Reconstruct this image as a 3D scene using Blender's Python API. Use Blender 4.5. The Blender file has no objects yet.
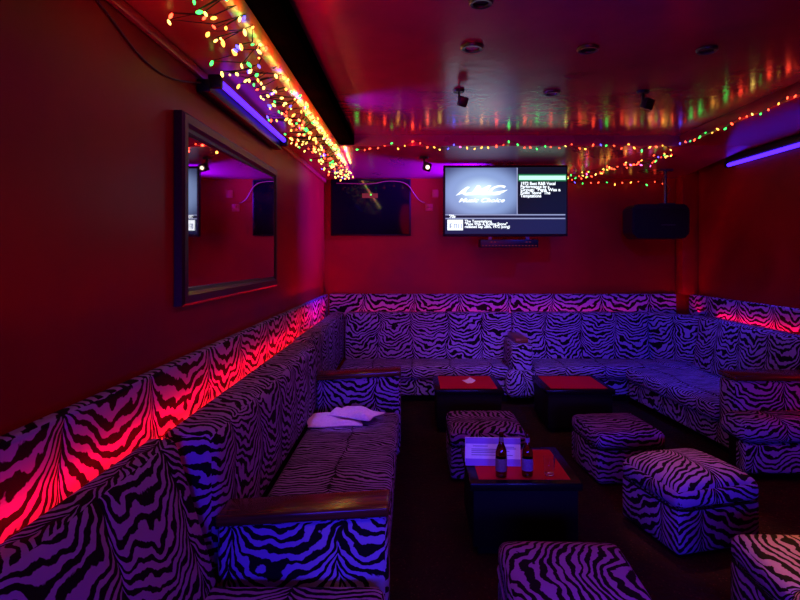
import bpy, bmesh, math, random
from mathutils import Vector, Matrix
random.seed(11)
S = bpy.context.scene
COL = S.collection
PI = math.pi

# ------------------------------------------------------------------ materials
def new_mat(name):
    m = bpy.data.materials.new(name); m.use_nodes = True
    nt = m.node_tree
    return m, nt, nt.nodes['Principled BSDF']

def N(nt, t, **kw):
    n = nt.nodes.new(t)
    for k, v in kw.items(): setattr(n, k, v)
    return n

def M_(nt, op, a, b=None, c=None):
    n = nt.nodes.new('ShaderNodeMath'); n.operation = op
    for i, v in enumerate((a, b, c)):
        if v is None: continue
        if isinstance(v, (int, float)): n.inputs[i].default_value = v
        else: nt.links.new(v, n.inputs[i])
    return n.outputs[0]

def plain(name, col, rough=.5, metal=0., spec=.5, bump=0., bscale=40., coat=0., vary=0.):
    m, nt, p = new_mat(name)
    p.inputs['Base Color'].default_value = (*col, 1)
    p.inputs['Roughness'].default_value = rough
    p.inputs['Metallic'].default_value = metal
    p.inputs['Specular IOR Level'].default_value = spec
    p.inputs['Coat Weight'].default_value = coat
    tc = N(nt, 'ShaderNodeTexCoord')
    ns = N(nt, 'ShaderNodeTexNoise'); ns.inputs['Scale'].default_value = bscale; ns.inputs['Detail'].default_value = 3
    nt.links.new(tc.outputs['Object'], ns.inputs['Vector'])
    if bump:
        b = N(nt, 'ShaderNodeBump'); b.inputs['Strength'].default_value = bump; b.inputs['Distance'].default_value = .01
        nt.links.new(ns.outputs['Fac'], b.inputs['Height']); nt.links.new(b.outputs['Normal'], p.inputs['Normal'])
    if vary:
        r = N(nt, 'ShaderNodeValToRGB')
        r.color_ramp.elements[0].position = .3; r.color_ramp.elements[1].position = .7
        r.color_ramp.elements[0].color = (*[c*(1-vary) for c in col], 1)
        r.color_ramp.elements[1].color = (*[min(1, c*(1+vary)) for c in col], 1)
        nt.links.new(ns.outputs['Fac'], r.inputs['Fac']); nt.links.new(r.outputs['Color'], p.inputs['Base Color'])
    return m

def glow(name, col, strength, sample=True):
    m, nt, p = new_mat(name)
    p.inputs['Base Color'].default_value = (.004, .004, .004, 1); p.inputs['Specular IOR Level'].default_value = .1
    p.inputs['Emission Color'].default_value = (*col, 1)
    p.inputs['Emission Strength'].default_value = strength
    if not sample: m.cycles.emission_sampling = 'NONE'
    return m

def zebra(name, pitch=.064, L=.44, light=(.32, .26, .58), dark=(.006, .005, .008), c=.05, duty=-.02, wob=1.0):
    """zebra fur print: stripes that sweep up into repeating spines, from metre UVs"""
    m, nt, p = new_mat(name); lk = nt.links.new
    uv = N(nt, 'ShaderNodeUVMap'); uv.uv_map = 'UVMap'
    oi = N(nt, 'ShaderNodeObjectInfo')
    off = N(nt, 'ShaderNodeVectorMath', operation='SCALE'); off.inputs[0].default_value = (37, 51, 13)
    lk(oi.outputs['Random'], off.inputs['Scale'])
    add = N(nt, 'ShaderNodeVectorMath', operation='ADD'); lk(uv.outputs['UV'], add.inputs[0]); lk(off.outputs[0], add.inputs[1])
    sep = N(nt, 'ShaderNodeSeparateXYZ'); lk(uv.outputs['UV'], sep.inputs[0])
    def noise(scale, det=2, rough=.5, stretch=None):
        n = N(nt, 'ShaderNodeTexNoise'); n.inputs['Scale'].default_value = scale
        n.inputs['Detail'].default_value = det; n.inputs['Roughness'].default_value = rough
        if stretch:
            mp = N(nt, 'ShaderNodeMapping'); mp.inputs['Scale'].default_value = stretch
            lk(add.outputs[0], mp.inputs[0]); lk(mp.outputs[0], n.inputs['Vector'])
        else: lk(add.outputs[0], n.inputs['Vector'])
        return n
    n1 = noise(3.2, 2); s1 = N(nt, 'ShaderNodeSeparateColor'); lk(n1.outputs['Color'], s1.inputs[0])
    n2 = noise(16, 3)
    n3 = noise(1.0, 1, stretch=(7, 20, 1))
    u = M_(nt, 'MULTIPLY_ADD', M_(nt, 'SUBTRACT', s1.outputs[0], .5), .22*wob, sep.outputs[0])
    v = M_(nt, 'MULTIPLY_ADD', M_(nt, 'SUBTRACT', s1.outputs[1], .5), .34*wob, sep.outputs[1])
    v = M_(nt, 'MULTIPLY_ADD', M_(nt, 'SUBTRACT', n2.outputs['Fac'], .5), .06*wob, v)
    d = M_(nt, 'PINGPONG', u, L/2)
    ln = M_(nt, 'LOGARITHM', M_(nt, 'ADD', d, .010), math.e)
    ph = M_(nt, 'DIVIDE', M_(nt, 'MULTIPLY_ADD', ln, c, v), pitch)
    s = M_(nt, 'SINE', M_(nt, 'MULTIPLY', ph, 2*PI))
    s = M_(nt, 'ADD', s, M_(nt, 'MULTIPLY', M_(nt, 'SUBTRACT', n3.outputs['Fac'], .5), 2.6))
    sp = M_(nt, 'MULTIPLY', M_(nt, 'EXPONENT', M_(nt, 'MULTIPLY', d, -130)), 1.1)   # dark spine line
    s = M_(nt, 'SUBTRACT', M_(nt, 'SUBTRACT', s, sp), duty)
    mr = N(nt, 'ShaderNodeMapRange', interpolation_type='SMOOTHSTEP'); lk(s, mr.inputs[0])
    mr.inputs[1].default_value = -.16; mr.inputs[2].default_value = .16
    mx = N(nt, 'ShaderNodeMix', data_type='RGBA'); lk(mr.outputs[0], mx.inputs[0])
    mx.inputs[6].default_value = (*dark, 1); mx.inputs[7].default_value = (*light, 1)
    lk(mx.outputs[2], p.inputs['Base Color'])
    p.inputs['Roughness'].default_value = .85; p.inputs['Specular IOR Level'].default_value = .12
    h = M_(nt, 'MULTIPLY', M_(nt, 'EXPONENT', M_(nt, 'MULTIPLY', d, -38)), -1.)
    h = M_(nt, 'MULTIPLY_ADD', n1.outputs['Fac'], .5, h)
    b = N(nt, 'ShaderNodeBump'); b.inputs['Strength'].default_value = .55; b.inputs['Distance'].default_value = .02
    lk(h, b.inputs['Height']); lk(b.outputs[0], p.inputs['Normal'])
    return m

def painted(name, col, rough, bump, scale=(3, 3, 3), coat=0., spec=.5):
    """hand-rolled glossy paint with gentle unevenness"""
    m, nt, p = new_mat(name); lk = nt.links.new
    tc = N(nt, 'ShaderNodeTexCoord')
    mp = N(nt, 'ShaderNodeMapping'); mp.inputs['Scale'].default_value = scale; lk(tc.outputs['Object'], mp.inputs[0])
    n = N(nt, 'ShaderNodeTexNoise'); n.inputs['Scale'].default_value = 1.4; n.inputs['Detail'].default_value = 6; lk(mp.outputs[0], n.inputs[0])
    r = N(nt, 'ShaderNodeValToRGB'); r.color_ramp.elements[0].position = .3; r.color_ramp.elements[1].position = .75
    r.color_ramp.elements[0].color = (*[c*.72 for c in col], 1); r.color_ramp.elements[1].color = (*[c*1.2 for c in col], 1)
    lk(n.outputs['Fac'], r.inputs['Fac']); lk(r.outputs[0], p.inputs['Base Color'])
    rr = N(nt, 'ShaderNodeMapRange'); lk(n.outputs['Fac'], rr.inputs[0])
    rr.inputs[3].default_value = rough*.75; rr.inputs[4].default_value = rough*1.3; lk(rr.outputs[0], p.inputs['Roughness'])
    n2 = N(nt, 'ShaderNodeTexNoise'); n2.inputs['Scale'].default_value = 9; n2.inputs['Detail'].default_value = 5; lk(mp.outputs[0], n2.inputs[0])
    b = N(nt, 'ShaderNodeBump'); b.inputs['Strength'].default_value = bump; b.inputs['Distance'].default_value = .01
    lk(n2.outputs['Fac'], b.inputs['Height']); lk(b.outputs[0], p.inputs['Normal'])
    p.inputs['Coat Weight'].default_value = coat; p.inputs['Specular IOR Level'].default_value = spec
    return m

def carpet():
    m, nt, p = new_mat('speckled carpet'); lk = nt.links.new
    tc = N(nt, 'ShaderNodeTexCoord')
    v = N(nt, 'ShaderNodeTexVoronoi'); v.inputs['Scale'].default_value = 38; lk(tc.outputs['Object'], v.inputs[0])
    n = N(nt, 'ShaderNodeTexNoise'); n.inputs['Scale'].default_value = 7; n.inputs['Detail'].default_value = 4; lk(tc.outputs['Object'], n.inputs[0])
    r = N(nt, 'ShaderNodeValToRGB'); e = r.color_ramp.elements
    e[0].position = .02; e[0].color = (.20, .10, .05, 1); e[1].position = .22; e[1].color = (.035, .016, .012, 1)
    lk(v.outputs['Distance'], r.inputs[0])
    mx = N(nt, 'ShaderNodeMix', data_type='RGBA'); mx.blend_type = 'MULTIPLY'; mx.inputs[0].default_value = .8
    lk(r.outputs[0], mx.inputs[6]); lk(n.outputs['Color'], mx.inputs[7]); lk(mx.outputs[2], p.inputs['Base Color'])
    b = N(nt, 'ShaderNodeBump'); b.inputs['Strength'].default_value = .7; b.inputs['Distance'].default_value = .01
    lk(v.outputs['Distance'], b.inputs['Height']); lk(b.outputs[0], p.inputs['Normal'])
    p.inputs['Roughness'].default_value = .95; p.inputs['Specular IOR Level'].default_value = .1
    return m

def wood(name, c0, c1, rough=.3, axis=0):
    m, nt, p = new_mat(name); lk = nt.links.new
    tc = N(nt, 'ShaderNodeTexCoord'); mp = N(nt, 'ShaderNodeMapping')
    sc = [60, 60, 60]; sc[axis] = 3; mp.inputs['Scale'].default_value = sc
    lk(tc.outputs['Object'], mp.inputs[0])
    n = N(nt, 'ShaderNodeTexNoise'); n.inputs['Scale'].default_value = 1; n.inputs['Detail'].default_value = 5; lk(mp.outputs[0], n.inputs[0])
    r = N(nt, 'ShaderNodeValToRGB'); r.color_ramp.elements[0].position = .35; r.color_ramp.elements[1].position = .7
    r.color_ramp.elements[0].color = (*c0, 1); r.color_ramp.elements[1].color = (*c1, 1)
    lk(n.outputs['Fac'], r.inputs[0]); lk(r.outputs[0], p.inputs['Base Color'])
    p.inputs['Roughness'].default_value = rough
    return m

def glassy(name, col, rough=.03, ior=1.45):
    m, nt, p = new_mat(name)
    p.inputs['Base Color'].default_value = (*col, 1); p.inputs['Roughness'].default_value = rough
    p.inputs['Transmission Weight'].default_value = 1; p.inputs['IOR'].default_value = ior
    return m

def mirror_glass():
    m, nt, p = new_mat('old mirror glass'); lk = nt.links.new
    p.inputs['Metallic'].default_value = 1; p.inputs['Base Color'].default_value = (.62, .58, .58, 1)
    tc = N(nt, 'ShaderNodeTexCoord'); n = N(nt, 'ShaderNodeTexNoise'); n.inputs['Scale'].default_value = 5; n.inputs['Detail'].default_value = 5
    lk(tc.outputs['Object'], n.inputs[0])
    mr = N(nt, 'ShaderNodeMapRange'); mr.inputs[1].default_value = .55; mr.inputs[2].default_value = .8
    mr.inputs[3].default_value = .02; mr.inputs[4].default_value = .16
    lk(n.outputs['Fac'], mr.inputs[0]); lk(mr.outputs[0], p.inputs['Roughness'])
    return m

def screen_glow():
    """pale blue picture glow, brightest in its middle (the programme on the screen)"""
    m, nt, p = new_mat('screen picture glow'); lk = nt.links.new
    uv = N(nt, 'ShaderNodeUVMap'); uv.uv_map = 'UVMap'
    sub = N(nt, 'ShaderNodeVectorMath', operation='SUBTRACT'); sub.inputs[1].default_value = (.5, .46, 0); lk(uv.outputs[0], sub.inputs[0])
    ln = N(nt, 'ShaderNodeVectorMath', operation='LENGTH'); lk(sub.outputs[0], ln.inputs[0])
    r = N(nt, 'ShaderNodeValToRGB'); r.color_ramp.interpolation = 'EASE'
    e = r.color_ramp.elements
    e[0].position = .05; e[0].color = (.62, .82, 1, 1); e[1].position = .72; e[1].color = (.05, .065, .17, 1)
    e2 = e.new(.4); e2.color = (.22, .31, .58, 1)
    lk(ln.outputs['Value'], r.inputs[0]); lk(r.outputs[0], p.inputs['Emission Color'])
    p.inputs['Emission Strength'].default_value = 1.25; p.inputs['Base Color'].default_value = (.003, .003, .003, 1); p.inputs['Specular IOR Level'].default_value = .05
    p.inputs['Roughness'].default_value = .2
    return m

MAT = dict(
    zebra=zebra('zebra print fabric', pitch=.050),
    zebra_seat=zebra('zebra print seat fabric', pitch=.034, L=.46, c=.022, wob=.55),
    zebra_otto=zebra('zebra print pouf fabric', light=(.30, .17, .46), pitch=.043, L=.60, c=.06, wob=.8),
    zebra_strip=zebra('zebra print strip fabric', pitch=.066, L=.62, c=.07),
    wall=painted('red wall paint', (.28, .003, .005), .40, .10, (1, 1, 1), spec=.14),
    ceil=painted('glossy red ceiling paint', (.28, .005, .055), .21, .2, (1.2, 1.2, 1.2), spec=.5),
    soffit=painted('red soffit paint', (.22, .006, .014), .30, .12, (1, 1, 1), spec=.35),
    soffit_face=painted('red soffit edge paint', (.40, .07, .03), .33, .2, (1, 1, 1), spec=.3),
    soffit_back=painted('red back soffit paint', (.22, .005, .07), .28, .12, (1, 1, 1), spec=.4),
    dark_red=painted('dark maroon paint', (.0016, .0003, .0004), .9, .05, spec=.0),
    carpet=carpet(),
    arm_wood=wood('varnished brown wood', (.045, .016, .006), (.14, .055, .018), .22, 0),
    arm_wood_y=wood('varnished brown arm wood', (.10, .035, .012), (.26, .11, .03), .3, 1),
    table=plain('black table laminate', (.006, .005, .005), .25, spec=.18, bump=.02, bscale=20),
    inlay=plain('red table inlay', (.50, .004, .016), .45, spec=.05, bump=.03, bscale=60),
    black=plain('black plastic', (.005, .005, .006), .4, bump=.02, spec=.2),
    matte=plain('matt black kick board', (.005, .004, .004), .7, spec=.12),
    gloss=plain('black glass', (.003, .003, .004), .05, spec=.05),
    frame=wood('black stained frame wood', (.006, .005, .004), (.018, .012, .010), .4, 1),
    mirror=mirror_glass(),
    metal=plain('dark grey metal', (.06, .06, .065), .35, metal=.8),
    pale=plain('pale painted metal', (.45, .40, .42), .35, bump=.02),
    pale_red=plain('red painted plastic', (.40, .02, .03), .35),
    cream=plain('cream cable', (.22, .12, .05), .5),
    dark_cable=plain('dark red cable', (.06, .01, .012), .5),
    green_wire=plain('dark green wire', (.012, .03, .012), .5),
    paper=plain('white paper', (.85, .80, .88), .7, bump=.05, bscale=30, vary=.06),
    cloth=plain('white cloth', (.85, .76, .86), .8, bump=.25, bscale=55, vary=.08),
    ink=plain('purple print and reflection', (.30, .16, .62), .7),
    grey_ink=plain('grey ink', (.28, .24, .36), .7),
    amber=glassy('brown bottle glass', (.16, .035, .006)),
    clear=glassy('clear glass', (.95, .95, .95)),
    beer_label=plain('dull bottle label', (.16, .08, .12), .6, vary=.3, bscale=90),
    label_dark=plain('purple bottle label', (.22, .12, .26), .6, vary=.3, bscale=90),
    foil=plain('bottle crown cap', (.35, .10, .10), .35, metal=.6),
    lens=plain('frosted lens', (.35, .36, .38), .3),
    uv=glow('blacklight tube glow', (.055, .012, 1.0), 3.6),
    led=glow('red led glow', (1, .004, .005), 42),
    spot_lens=glow('warm lamp glow', (1, .72, .55), 2.5),
    glow_red=glow('dim red glow', (.35, .03, .03), .5),
    glow_green=glow('green dot glow', (.1, .9, .1), 2),
    scr=screen_glow(),
    scr_navy=glow('screen navy', (.012, .014, .045), 1.0),
    scr_deep=glow('screen deep blue', (.004, .007, .020), 1.0),
    scr_blue=glow('screen lower blue', (.012, .016, .075), 1.0),
    scr_white=glow('screen white', (.85, .92, 1), 1.6),
    scr_line=glow('screen pale line', (.32, .36, .62), 1.0),
    scr_green=glow('screen mint bar', (.55, 1, .82), 1.2),
    scr_gedge=glow('screen green bar edge', (.02, .22, .09), 1.0),
)
BULB = {'red': (1, .05, .02), 'amber': (1, .36, .05), 'green': (.05, 1, .12), 'blue': (.08, .06, 1), 'yellow': (1, .62, .12), 'pink': (1, .08, .45)}
BMAT = {k: glow(k + ' bulb glow', v, {'red': 8, 'amber': 5, 'green': 4, 'blue': 6, 'yellow': 4.5, 'pink': 6}[k], False) for k, v in BULB.items()}

# ------------------------------------------------------------------ mesh helpers
def link(name, me, mats, parent=None, loc=(0, 0, 0), rot=None, smooth=True):
    o = bpy.data.objects.new(name, me); COL.objects.link(o)
    for m in (mats if isinstance(mats, (list, tuple)) else [mats]): me.materials.append(m)
    o.location = loc
    if rot: o.rotation_euler = rot
    if parent: o.parent = parent
    if smooth:
        for p in me.polygons: p.use_smooth = True
        try: me.set_sharp_from_angle(angle=math.radians(42))
        except Exception: pass
    return o

def bm_obj(name, bm, mats, parent=None, loc=(0, 0, 0), rot=None, smooth=True):
    bmesh.ops.recalc_face_normals(bm, faces=bm.faces[:])
    me = bpy.data.meshes.new(name); bm.to_mesh(me); bm.free()
    return link(name, me, mats, parent, loc, rot, smooth)

def thing(name, label, cat, loc=(0, 0, 0), rz=0, group=None):
    o = bpy.data.objects.new(name, None); COL.objects.link(o); o.empty_display_size = .1
    o.location = loc; o.rotation_euler = (0, 0, rz)
    return tag(o, label, cat, group)

def tag(o, label, cat, group=None):
    o['label'] = label; o['category'] = cat
    if group: o['group'] = group
    return o

def struct(o):
    o['kind'] = 'structure'; return o

def bx(bm, x0, x1, y0, y1, z0, z1, bevel=0., seg=2):
    r = bmesh.ops.create_cube(bm, size=1)
    vs = r['verts']
    for v in vs:
        v.co = Vector((x0 + (v.co.x+.5)*(x1-x0), y0 + (v.co.y+.5)*(y1-y0), z0 + (v.co.z+.5)*(z1-z0)))
    if bevel:
        es = list({e for v in vs for e in v.link_edges})
        bmesh.ops.bevel(bm, geom=es, offset=bevel, segments=seg, profile=.5, affect='EDGES')

def box(name, x0, x1, y0, y1, z0, z1, mat, parent=None, bevel=0., seg=2, loc=(0, 0, 0), rot=None):
    bm = bmesh.new(); bx(bm, x0, x1, y0, y1, z0, z1, bevel, seg)
    return bm_obj(name, bm, mat, parent, loc, rot)

def cyl(bm, p0, p1, r0, r1=None, seg=16):
    p0 = Vector(p0); p1 = Vector(p1); d = p1-p0
    q = d.to_track_quat('Z', 'Y').to_matrix().to_4x4()
    bmesh.ops.create_cone(bm, cap_ends=True, segments=seg, radius1=r0, radius2=r0 if r1 is None else r1, depth=d.length,
                          matrix=Matrix.Translation((p0+p1)/2) @ q)

def lathe(bm, prof, seg=24, close=False):
    rings = []
    for r, z in prof:
        if r < 1e-6: rings.append([bm.verts.new((0, 0, z))])
        else: rings.append([bm.verts.new((r*math.cos(2*PI*i/seg), r*math.sin(2*PI*i/seg), z)) for i in range(seg)])
    pairs = list(zip(rings, rings[1:]))
    for a, b in pairs:
        for i in range(seg):
            j = (i+1) % seg
            if len(a) == 1 and len(b) == 1: continue
            if len(a) == 1: bm.faces.new((a[0], b[i], b[j]))
            elif len(b) == 1: bm.faces.new((a[i], a[j], b[0]))
            else: bm.faces.new((a[i], a[j], b[j], b[i]))

def prism(bm, poly, axis, a0, a1):
    """extrude a 2-D polygon along axis ('x','y','z')"""
    def P(p, a):
        return {'x': (a, p[0], p[1]), 'y': (p[0], a, p[1]), 'z': (p[0], p[1], a)}[axis]
    A = [bm.verts.new(P(p, a0)) for p in poly]; B = [bm.verts.new(P(p, a1)) for p in poly]
    bm.faces.new(A); bm.faces.new(B[::-1])
    n = len(poly)
    for i in range(n): bm.faces.new((A[i], A[(i+1) % n], B[(i+1) % n], B[i]))

def tube_curve(name, pts, r, mat, parent=None, smooth=True):
    cu = bpy.data.curves.new(name, 'CURVE'); cu.dimensions = '3D'; cu.bevel_depth = r; cu.bevel_resolution = 2
    sp = cu.splines.new('NURBS' if smooth and len(pts) > 3 else 'POLY'); sp.points.add(len(pts)-1)
    for p, c in zip(sp.points, pts): p.co = (*c, 1)
    if sp.type == 'NURBS': sp.use_endpoint_u = True; sp.order_u = 3
    cu.materials.append(mat)
    o = bpy.data.objects.new(name, cu); COL.objects.link(o)
    if parent: o.parent = parent
    return o

def pad(name, x0, x1, y0, y1, z0, z1, mat, parent=None, r=.04, top=0., front=None, bulge=0., deform=None, top_u='x', step=.12, uo=0., loc=(0, 0, 0), rz=0, flip=False):
    """upholstered block: rounded box, gently stuffed, metre UVs (u across a spine, v along it)"""
    lo = Vector((x0, y0, z0)); hi = Vector((x1, y1, z1)); c = (lo+hi)/2; h = (hi-lo)/2
    r = min(r, h.x*.98, h.y*.98, h.z*.98)
    def axis(hh):
        inner = hh - r
        n = max(2, int(round(2*inner/step)))
        mid = [-inner + 2*inner*i/n for i in range(n+1)]
        return [-hh, -hh+.12*r, -hh+.35*r, -hh+.65*r] + mid + [hh-.65*r, hh-.35*r, hh-.12*r, hh]
    ax = [axis(h.x), axis(h.y), axis(h.z)]
    bm = bmesh.new(); uvl = bm.loops.layers.uv.new('UVMap')
    vm = {}
    def vert(p):
        k = (round(p[0], 5), round(p[1], 5), round(p[2], 5))
        if k not in vm:
            P = Vector(p)
            q = Vector([max(-hh+r, min(hh-r, a)) for a, hh in zip(P, h)])
            dd = P-q
            if dd.length > 1e-9: P2 = q + dd.normalized()*r
            else: P2 = P.copy()
            n = [P.x/h.x, P.y/h.y, P.z/h.z]
            if top and P.z > h.z-1.01*r:
                P2.z += top*max(0, 1-n[0]**4)*max(0, 1-n[1]**4)
            if bulge:
                k2 = max(0, 1-n[2]**2)
                P2.x += bulge*math.copysign(1, P.x)*max(0, abs(n[0])-.6)/.4*k2*max(0, 1-n[1]**2)
                P2.y += bulge*math.copysign(1, P.y)*max(0, abs(n[1])-.6)/.4*k2*max(0, 1-n[0]**2)
            P2 = P2 + c
            if deform: P2 = Vector(deform(P2))
            vm[k] = bm.verts.new(P2)
        return vm[k]
    def face_grid(A, B, fix, sgn):
        hv = h[fix]*sgn
        for i in range(len(ax[A])-1):
            for j in range(len(ax[B])-1):
                quad = [(ax[A][i], ax[B][j]), (ax[A][i+1], ax[B][j]), (ax[A][i+1], ax[B][j+1]), (ax[A][i], ax[B][j+1])]
                vs = []; uvs = []
                for a, b in quad:
                    p = [0, 0, 0]; p[A] = a; p[B] = b; p[fix] = hv
                    vs.append(vert(p))
                    wa = a + c[A]; wb = b + c[B]
                    if fix == 2:
                        uvs.append((wa, wb) if top_u == 'x' else (wb, wa))
                    else: uvs.append((wa, wb))
                try: f = bm.faces.new(vs)
                except ValueError: continue
                for lp, uv in zip(f.loops, uvs):
                    lp[uvl].uv = ((uv[1] if flip and fix != 2 else uv[0])+uo, uv[0] if flip and fix != 2 else uv[1])
    for s in (-1, 1):
        face_grid(0, 1, 2, s); face_grid(0, 2, 1, s); face_grid(1, 2, 0, s)
    o = bm_obj(name, bm, mat, parent, loc, (0, 0, rz) if rz else None)
    return o

# ------------------------------------------------------------------ room shell
XL, XR, YB, YF, ZC = -1.15, 3.66, 7.36, -1.4, 2.95
YE = 5.80            # front edge of the back soffit
def room():
    struct(box('floor', XL-.12, XR+.12, YF-.12, YB+.12, -.1, 0, MAT['carpet']))
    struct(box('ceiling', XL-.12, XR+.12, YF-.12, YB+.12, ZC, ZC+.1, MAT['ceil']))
    struct(box('wall_left', XL-.12, XL, YF, YB, 0, ZC, MAT['wall']))
    struct(box('wall_right', XR, XR+.12, YF, YB, 0, ZC, MAT['wall']))
    struct(box('wall_back', XL-.12, XR+.12, YB, YB+.12, 0, ZC, MAT['wall']))
    struct(box('wall_front', XL-.12, XR+.12, YF-.12, YF, 0, ZC, MAT['wall']))
    # dropped soffits round three sides
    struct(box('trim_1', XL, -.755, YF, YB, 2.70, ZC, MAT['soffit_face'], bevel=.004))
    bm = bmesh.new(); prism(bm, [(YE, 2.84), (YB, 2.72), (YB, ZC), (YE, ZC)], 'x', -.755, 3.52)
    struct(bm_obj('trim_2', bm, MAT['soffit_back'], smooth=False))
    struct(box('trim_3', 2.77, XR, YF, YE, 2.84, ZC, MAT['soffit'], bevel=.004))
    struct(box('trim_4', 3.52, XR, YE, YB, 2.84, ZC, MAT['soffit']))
    # dark board along the ceiling beside the left soffit
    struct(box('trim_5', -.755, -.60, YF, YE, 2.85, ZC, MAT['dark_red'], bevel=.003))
    # pale bead under the left soffit
    struct(box('trim_6', XL, XL+.028, YF, YB, 2.655, 2.70, MAT['pale_red'], bevel=.008))
    # corner pilaster at the right end of the back wall
    struct(box('trim_7', 3.46, XR, 7.16, YB, 1.207, 2.84, MAT['wall'], bevel=.006))
room()

# ------------------------------------------------------------------ padded wall strips and led lines
def strips():
    pad('padded_strip', XL+.002, XL+.062, YF+.3, YB-.07, .86, 1.205, MAT['zebra_strip'], r=.02, uo=.12)
    tag(bpy.data.objects['padded_strip'], 'long zebra padded strip along the left wall, lit bright red from below', 'wall panel', 'padded zebra wall strips')
    o = pad('padded_strip', XL+.07, 3.45, YB-.062, YB-.002, .86, 1.205, MAT['zebra_strip'], r=.02)
    tag(o, 'zebra padded strip along the back wall, under the screens', 'wall panel', 'padded zebra wall strips')
    o = pad('padded_strip', XR-.062, XR-.002, 3.0, 7.29, .86, 1.205, MAT['zebra_strip'], r=.02)
    tag(o, 'zebra padded strip along the right wall, under the right blacklight', 'wall panel', 'padded zebra wall strips')
    o = box('led_strip', XL+.0625, XL+.080, -.3, 6.95, .895, .908, MAT['led'])
    tag(o, 'red light strip glowing behind the left sofa backs', 'light strip', 'red light strips behind the seat backs')
strips()

# ------------------------------------------------------------------ sofas and benches
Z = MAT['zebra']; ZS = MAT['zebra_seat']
def slope(y_or_x, amt, z0, z1, sign=1):
    def f(p):
        t = (p.z-z0)/(z1-z0); q = p.copy(); q[y_or_x] += sign*amt*(1-t); return q
    return f

def near_sofa():
    t = thing('zebra_sofa', 'nearest zebra print sofa against the left wall, cut off by the lower left corner', 'sofa', (-.6, 1.2, 0), 0, 'zebra print sofas')
    L = lambda o: _local(o, t)
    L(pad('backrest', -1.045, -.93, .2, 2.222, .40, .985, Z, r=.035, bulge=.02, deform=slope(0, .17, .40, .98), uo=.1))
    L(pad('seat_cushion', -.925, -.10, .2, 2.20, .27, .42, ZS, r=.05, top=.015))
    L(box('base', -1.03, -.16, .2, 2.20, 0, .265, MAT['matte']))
def _local(o, t):
    o.parent = t; o.matrix_parent_inverse = Matrix.LocRotScale(t.location, t.rotation_euler, None).inverted(); return o

def middle_sofa():
    t = thing('zebra_sofa', 'zebra print sofa by the left wall with wooden arms and white cloths on its seat', 'sofa', (-.5, 3.5, 0), 0, 'zebra print sofas')
    L = lambda o: _local(o, t)
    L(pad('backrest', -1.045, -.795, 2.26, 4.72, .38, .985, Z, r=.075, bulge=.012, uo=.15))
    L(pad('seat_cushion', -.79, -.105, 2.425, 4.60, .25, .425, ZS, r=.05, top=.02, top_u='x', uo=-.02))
    L(box('base', -1.03, -.15, 2.30, 4.70, 0, .245, MAT['matte']))
    for y0, y1, lab in ((2.26, 2.40, 'near'), (4.625, 4.80, 'far')):
        zt = .628 if lab == 'near' else .69
        a = L(pad('armrest', -.79, -.10, y0, y1, .05, zt, Z, r=.03, bulge=.008, uo=.31, deform=lambda p: Vector((p.x, p.y, p.z + (.061*(p.x+.445) if p.z > .4 else 0)))))
        bm = bmesh.new(); bx(bm, -.345, .355, -(y1-y0)/2-.015, (y1-y0)/2+.02, -.004, .042, .012, 3)
        w = bm_obj('arm_cap', bm, MAT['arm_wood'], None, (-.445, (y0+y1)/2, zt+.005))
        w.rotation_euler = (0, math.radians(-3.5), 0)
        w.parent = a; w.matrix_parent_inverse = (Matrix.LocRotScale(t.location, t.rotation_euler, None) @ a.matrix_parent_inverse @ Matrix.Identity(4)).inverted() @ Matrix.Identity(4)
        w['label'] = 'varnished dark wooden arm top'

def corner_bench():
    t = thing('corner_bench', 'zebra print corner bench behind the far arm of the left sofa', 'bench', (-.5, 6.4, 0), 0, 'built-in zebra benches')
    L = lambda o: _local(o, t)
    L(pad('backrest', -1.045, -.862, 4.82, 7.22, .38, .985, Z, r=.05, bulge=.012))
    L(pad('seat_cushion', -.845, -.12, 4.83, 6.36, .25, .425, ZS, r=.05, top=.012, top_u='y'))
    L(box('base', -1.03, -.17, 4.83, 6.40, 0, .245, MAT['matte']))

def back_bench(x0, x1, bx0, bx1, label, uo):
    t = thing('zebra_bench', label, 'bench', ((x0+x1)/2, 6.8, 0), 0, 'built-in zebra benches')
    L = lambda o: _local(o, t)
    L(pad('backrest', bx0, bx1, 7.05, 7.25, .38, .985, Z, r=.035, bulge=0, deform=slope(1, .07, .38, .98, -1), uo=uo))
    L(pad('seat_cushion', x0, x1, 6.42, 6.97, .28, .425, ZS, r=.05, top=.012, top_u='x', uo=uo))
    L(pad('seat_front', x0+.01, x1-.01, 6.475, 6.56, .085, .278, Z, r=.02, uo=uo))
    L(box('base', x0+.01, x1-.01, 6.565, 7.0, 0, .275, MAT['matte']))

def divider():
    t = thing('bench_divider', 'zebra print divider with a small wooden top between the two back benches', 'armrest', (1.26, 6.7, 0))
    L = lambda o: _local(o, t)
    L(pad('body', 1.135, 1.385, 6.40, 6.965, .29, .70, Z, r=.04, bulge=.01, uo=.2))
    L(pad('front_bulge', 1.09, 1.40, 6.31, 6.47, .09, .40, Z, r=.06, bulge=.03, uo=.05))
    o = L(box('arm_cap', 1.185, 1.335, 6.42, 6.96, .702, .755, MAT['arm_wood_y'], bevel=.012)); o['label'] = 'small brown wooden top'

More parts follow.
